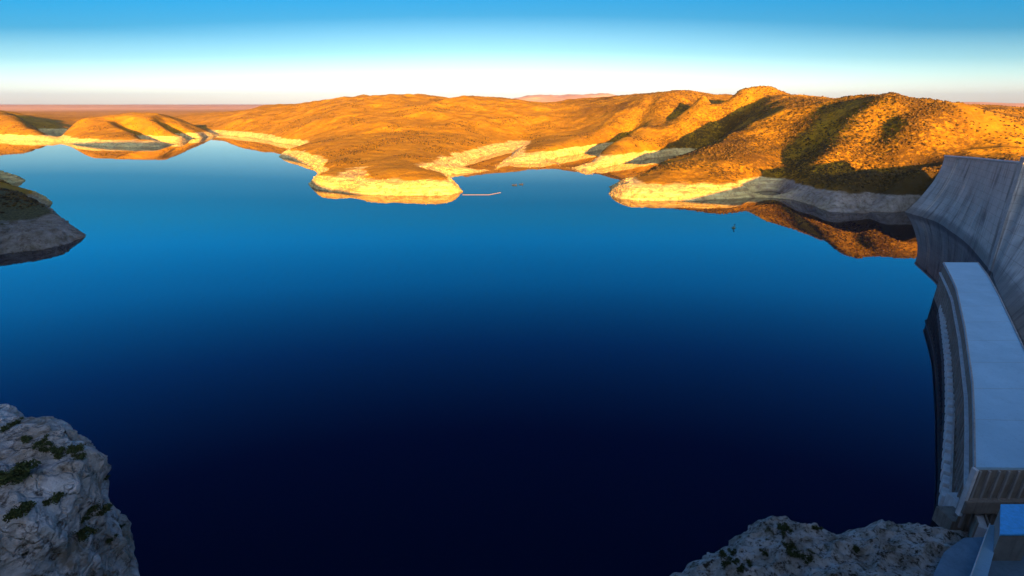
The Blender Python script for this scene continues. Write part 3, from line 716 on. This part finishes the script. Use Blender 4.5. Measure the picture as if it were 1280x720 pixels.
SH = [(12, 535, 1.2, 'small round shrub near the top of the bluff at the left frame edge'), (22, 529, 1.0, 'tiny shrub just right of the topmost one on the bluff'),
      (33, 551, 1.3, 'low dark shrub on the pale shoulder above the ochre patch'), (52, 556, 1.3, 'leftmost of the diagonal shrubs high on the bluff'), (61, 563, 1.2, 'lower right of the two diagonal shrubs high on the bluff'),
      (79, 566, 1.5, 'left shrub of the dark row high on the bluff'), (91, 569, 1.7, 'middle and largest shrub of the dark row high on the bluff'), (102, 574, 1.3, 'right hand shrub of the dark row high on the bluff'),
      (28, 593, 2.4, 'large dark shrub on the left of the bluff'), (5, 604, 2.3, 'big shrub cut by the left frame edge mid bluff'), (71, 627, 1.9, 'upright shrub in the centre of the bluff face'),
      (33, 640, 2.1, 'brownish shrub at the lower left of the bluff'), (117, 637, 1.6, 'left one of the paired shrubs on the right of the bluff'), (127, 642, 1.7, 'right one of the paired shrubs near the bluff edge'),
      (105, 650, 1.0, 'small shrub below the paired shrubs on the bluff'), (100, 671, 2.0, 'dark shrub low on the bluff above the smooth slab'), (133, 598, 1.0, 'tiny shrub beside the right edge of the bluff'), (151, 660, .9, 'tiny shrub on the lower right rim of the bluff'), (135, 678, 1.0, 'small shrub near the bottom right of the bluff')]
for i, (px, row, s, lab) in enumerate(SH):
    p = hit(bc, px, row)
    if p: shrub(p, s*.62, 1.15, lab, i)
    else: print('miss', px, row)
SH2 = [(980, 664, 2.0, 1.2, 'dark shrub by the top hump of the rock shelf'), (903, 700, 1.9, 1.4, 'bright green shrub on the left of the rock shelf'), (918, 694, 1.3, 1.1, 'small shrub right beside the bright green one on the rock shelf'),
       (930, 712, 2.2, 1.3, 'dark green shrub at the bottom of the rock shelf'), (988, 694, 2.3, 1.6, 'broad green shrub in the middle of the rock shelf'), (1008, 697, 1.7, 1.6, 'flatter shrub joined to the right of the broad green one'),
       (1070, 688, 1.4, 1., 'small dark shrub on the right of the rock shelf'), (1022, 662, 1.4, 1.2, 'dark shrub between the humps at the shelf waterline'), (955, 692, 1.1, 1., 'tiny shrub in a crack left of the broad green one')]
for i, (px, row, s, fl, lab) in enumerate(SH2):
    p = hit(bs, px, row)
    if p: shrub(p, s*.7, fl, lab, 100+i)
    else: print('miss', px, row)

# ------------------------------------------------------------------ air
hz = MB().prism([(-30500, -1000), (30500, -1000), (30500, 34500), (-30500, 34500)], -27, 720).build('haze', bpy.data.materials.new('haze')); hz['kind'] = 'stuff'
hm = hz.data.materials[0]; hm.use_nodes = True; hn = hm.node_tree; hn.nodes.clear()
ho = hn.nodes.new('ShaderNodeOutputMaterial'); hv = hn.nodes.new('ShaderNodeVolumePrincipled'); hn.links.new(hv.outputs[0], ho.inputs['Volume'])
hv.inputs['Color'].default_value = (.80, .86, .95, 1); hv.inputs['Density'].default_value = 1.8e-5; hv.inputs['Anisotropy'].default_value = .7

# ------------------------------------------------------------------ light
EL, AZ = math.radians(8.0), math.radians(9)       # sun low behind the camera, a little to the right
sd = Vector((math.sin(AZ)*math.cos(EL), -math.cos(AZ)*math.cos(EL), math.sin(EL)))   # towards the sun
sun = bpy.data.objects.new('sun', bpy.data.lights.new('sun', 'SUN')); COL.objects.link(sun)
sun.data.energy = 5.0; sun.data.angle = math.radians(.5); sun.data.color = (1, .46, .03)
sun.rotation_euler = sd.to_track_quat('Z', 'Y').to_euler()
w = bpy.data.worlds.new('World'); scene.world = w; w.use_nodes = True
t = NT(w.node_tree); w.node_tree.nodes.clear()
out = t.n('ShaderNodeOutputWorld'); bg = t.n('ShaderNodeBackground'); t.l(bg.outputs[0], out.inputs[0])
sky = t.n('ShaderNodeTexSky', sky_type='NISHITA'); sky.sun_disc = False; sky.sun_elevation = EL
sky.sun_rotation = math.pi-AZ; sky.altitude = 200; sky.air_density = 1.; sky.dust_density = .6; sky.ozone_density = 1.5
tc = t.n('ShaderNodeTexCoord'); sep = t.n('ShaderNodeSeparateXYZ'); t.l(tc.outputs['Generated'], sep.inputs[0])
# deep clear-air colour with height; the clear band arches highest straight ahead, opposite the sun
side = t.math('MULTIPLY', t.math('POWER', t.math('ABSOLUTE', sep.outputs[0]), 2.), t.math('MULTIPLY', t.math('MULTIPLY', sep.outputs[2], 10., clamp=True), .12))
e = t.math('ADD', sep.outputs[2], side)
tint = t.ramp(e, [(0, (1.15, 1.06, .98)), (.035, (.82, .90, .92)), (.06, (.55, .76, .82)), (.09, (.28, .53, .66)), (.145, (.05, .29, .50)), (.18, (.015, .29, .56)), (.215, (.01, .40, .80)), (.25, (.0, .50, 1.15)), (.33, (.0, .50, 1.3)), (.44, (.0, .22, .85)), (.58, (.0, .04, .30)), (.78, (.0, .03, .22)), (.95, (.4, .9, 1.5))])  # zenith end raised, above the view, as extra fill on shaded ground
back = t.math('MULTIPLY_ADD', sep.outputs[1], -1.6, -.1, clamp=True)
tint = t.mix(back, tint, (1.6, 1.85, 2.5))  # unseen sky behind the camera brightened, added as fill for the shaded foreground
bwn = t.n('ShaderNodeRGBToBW'); t.l(sky.outputs[0], bwn.inputs[0])
lum = t.mix(.35, bwn.outputs[0], sky.outputs[0])
skc = t.mix(1., lum, tint, 'MULTIPLY')
t.l(skc, bg.inputs[0]); bg.inputs[1].default_value = .07

vs = scene.view_settings; vs.view_transform = 'Standard'; vs.look = 'None'; vs.gamma = 1; vs.exposure = 2.35
scene.cycles.max_bounces = 6; scene.cycles.use_denoising = True
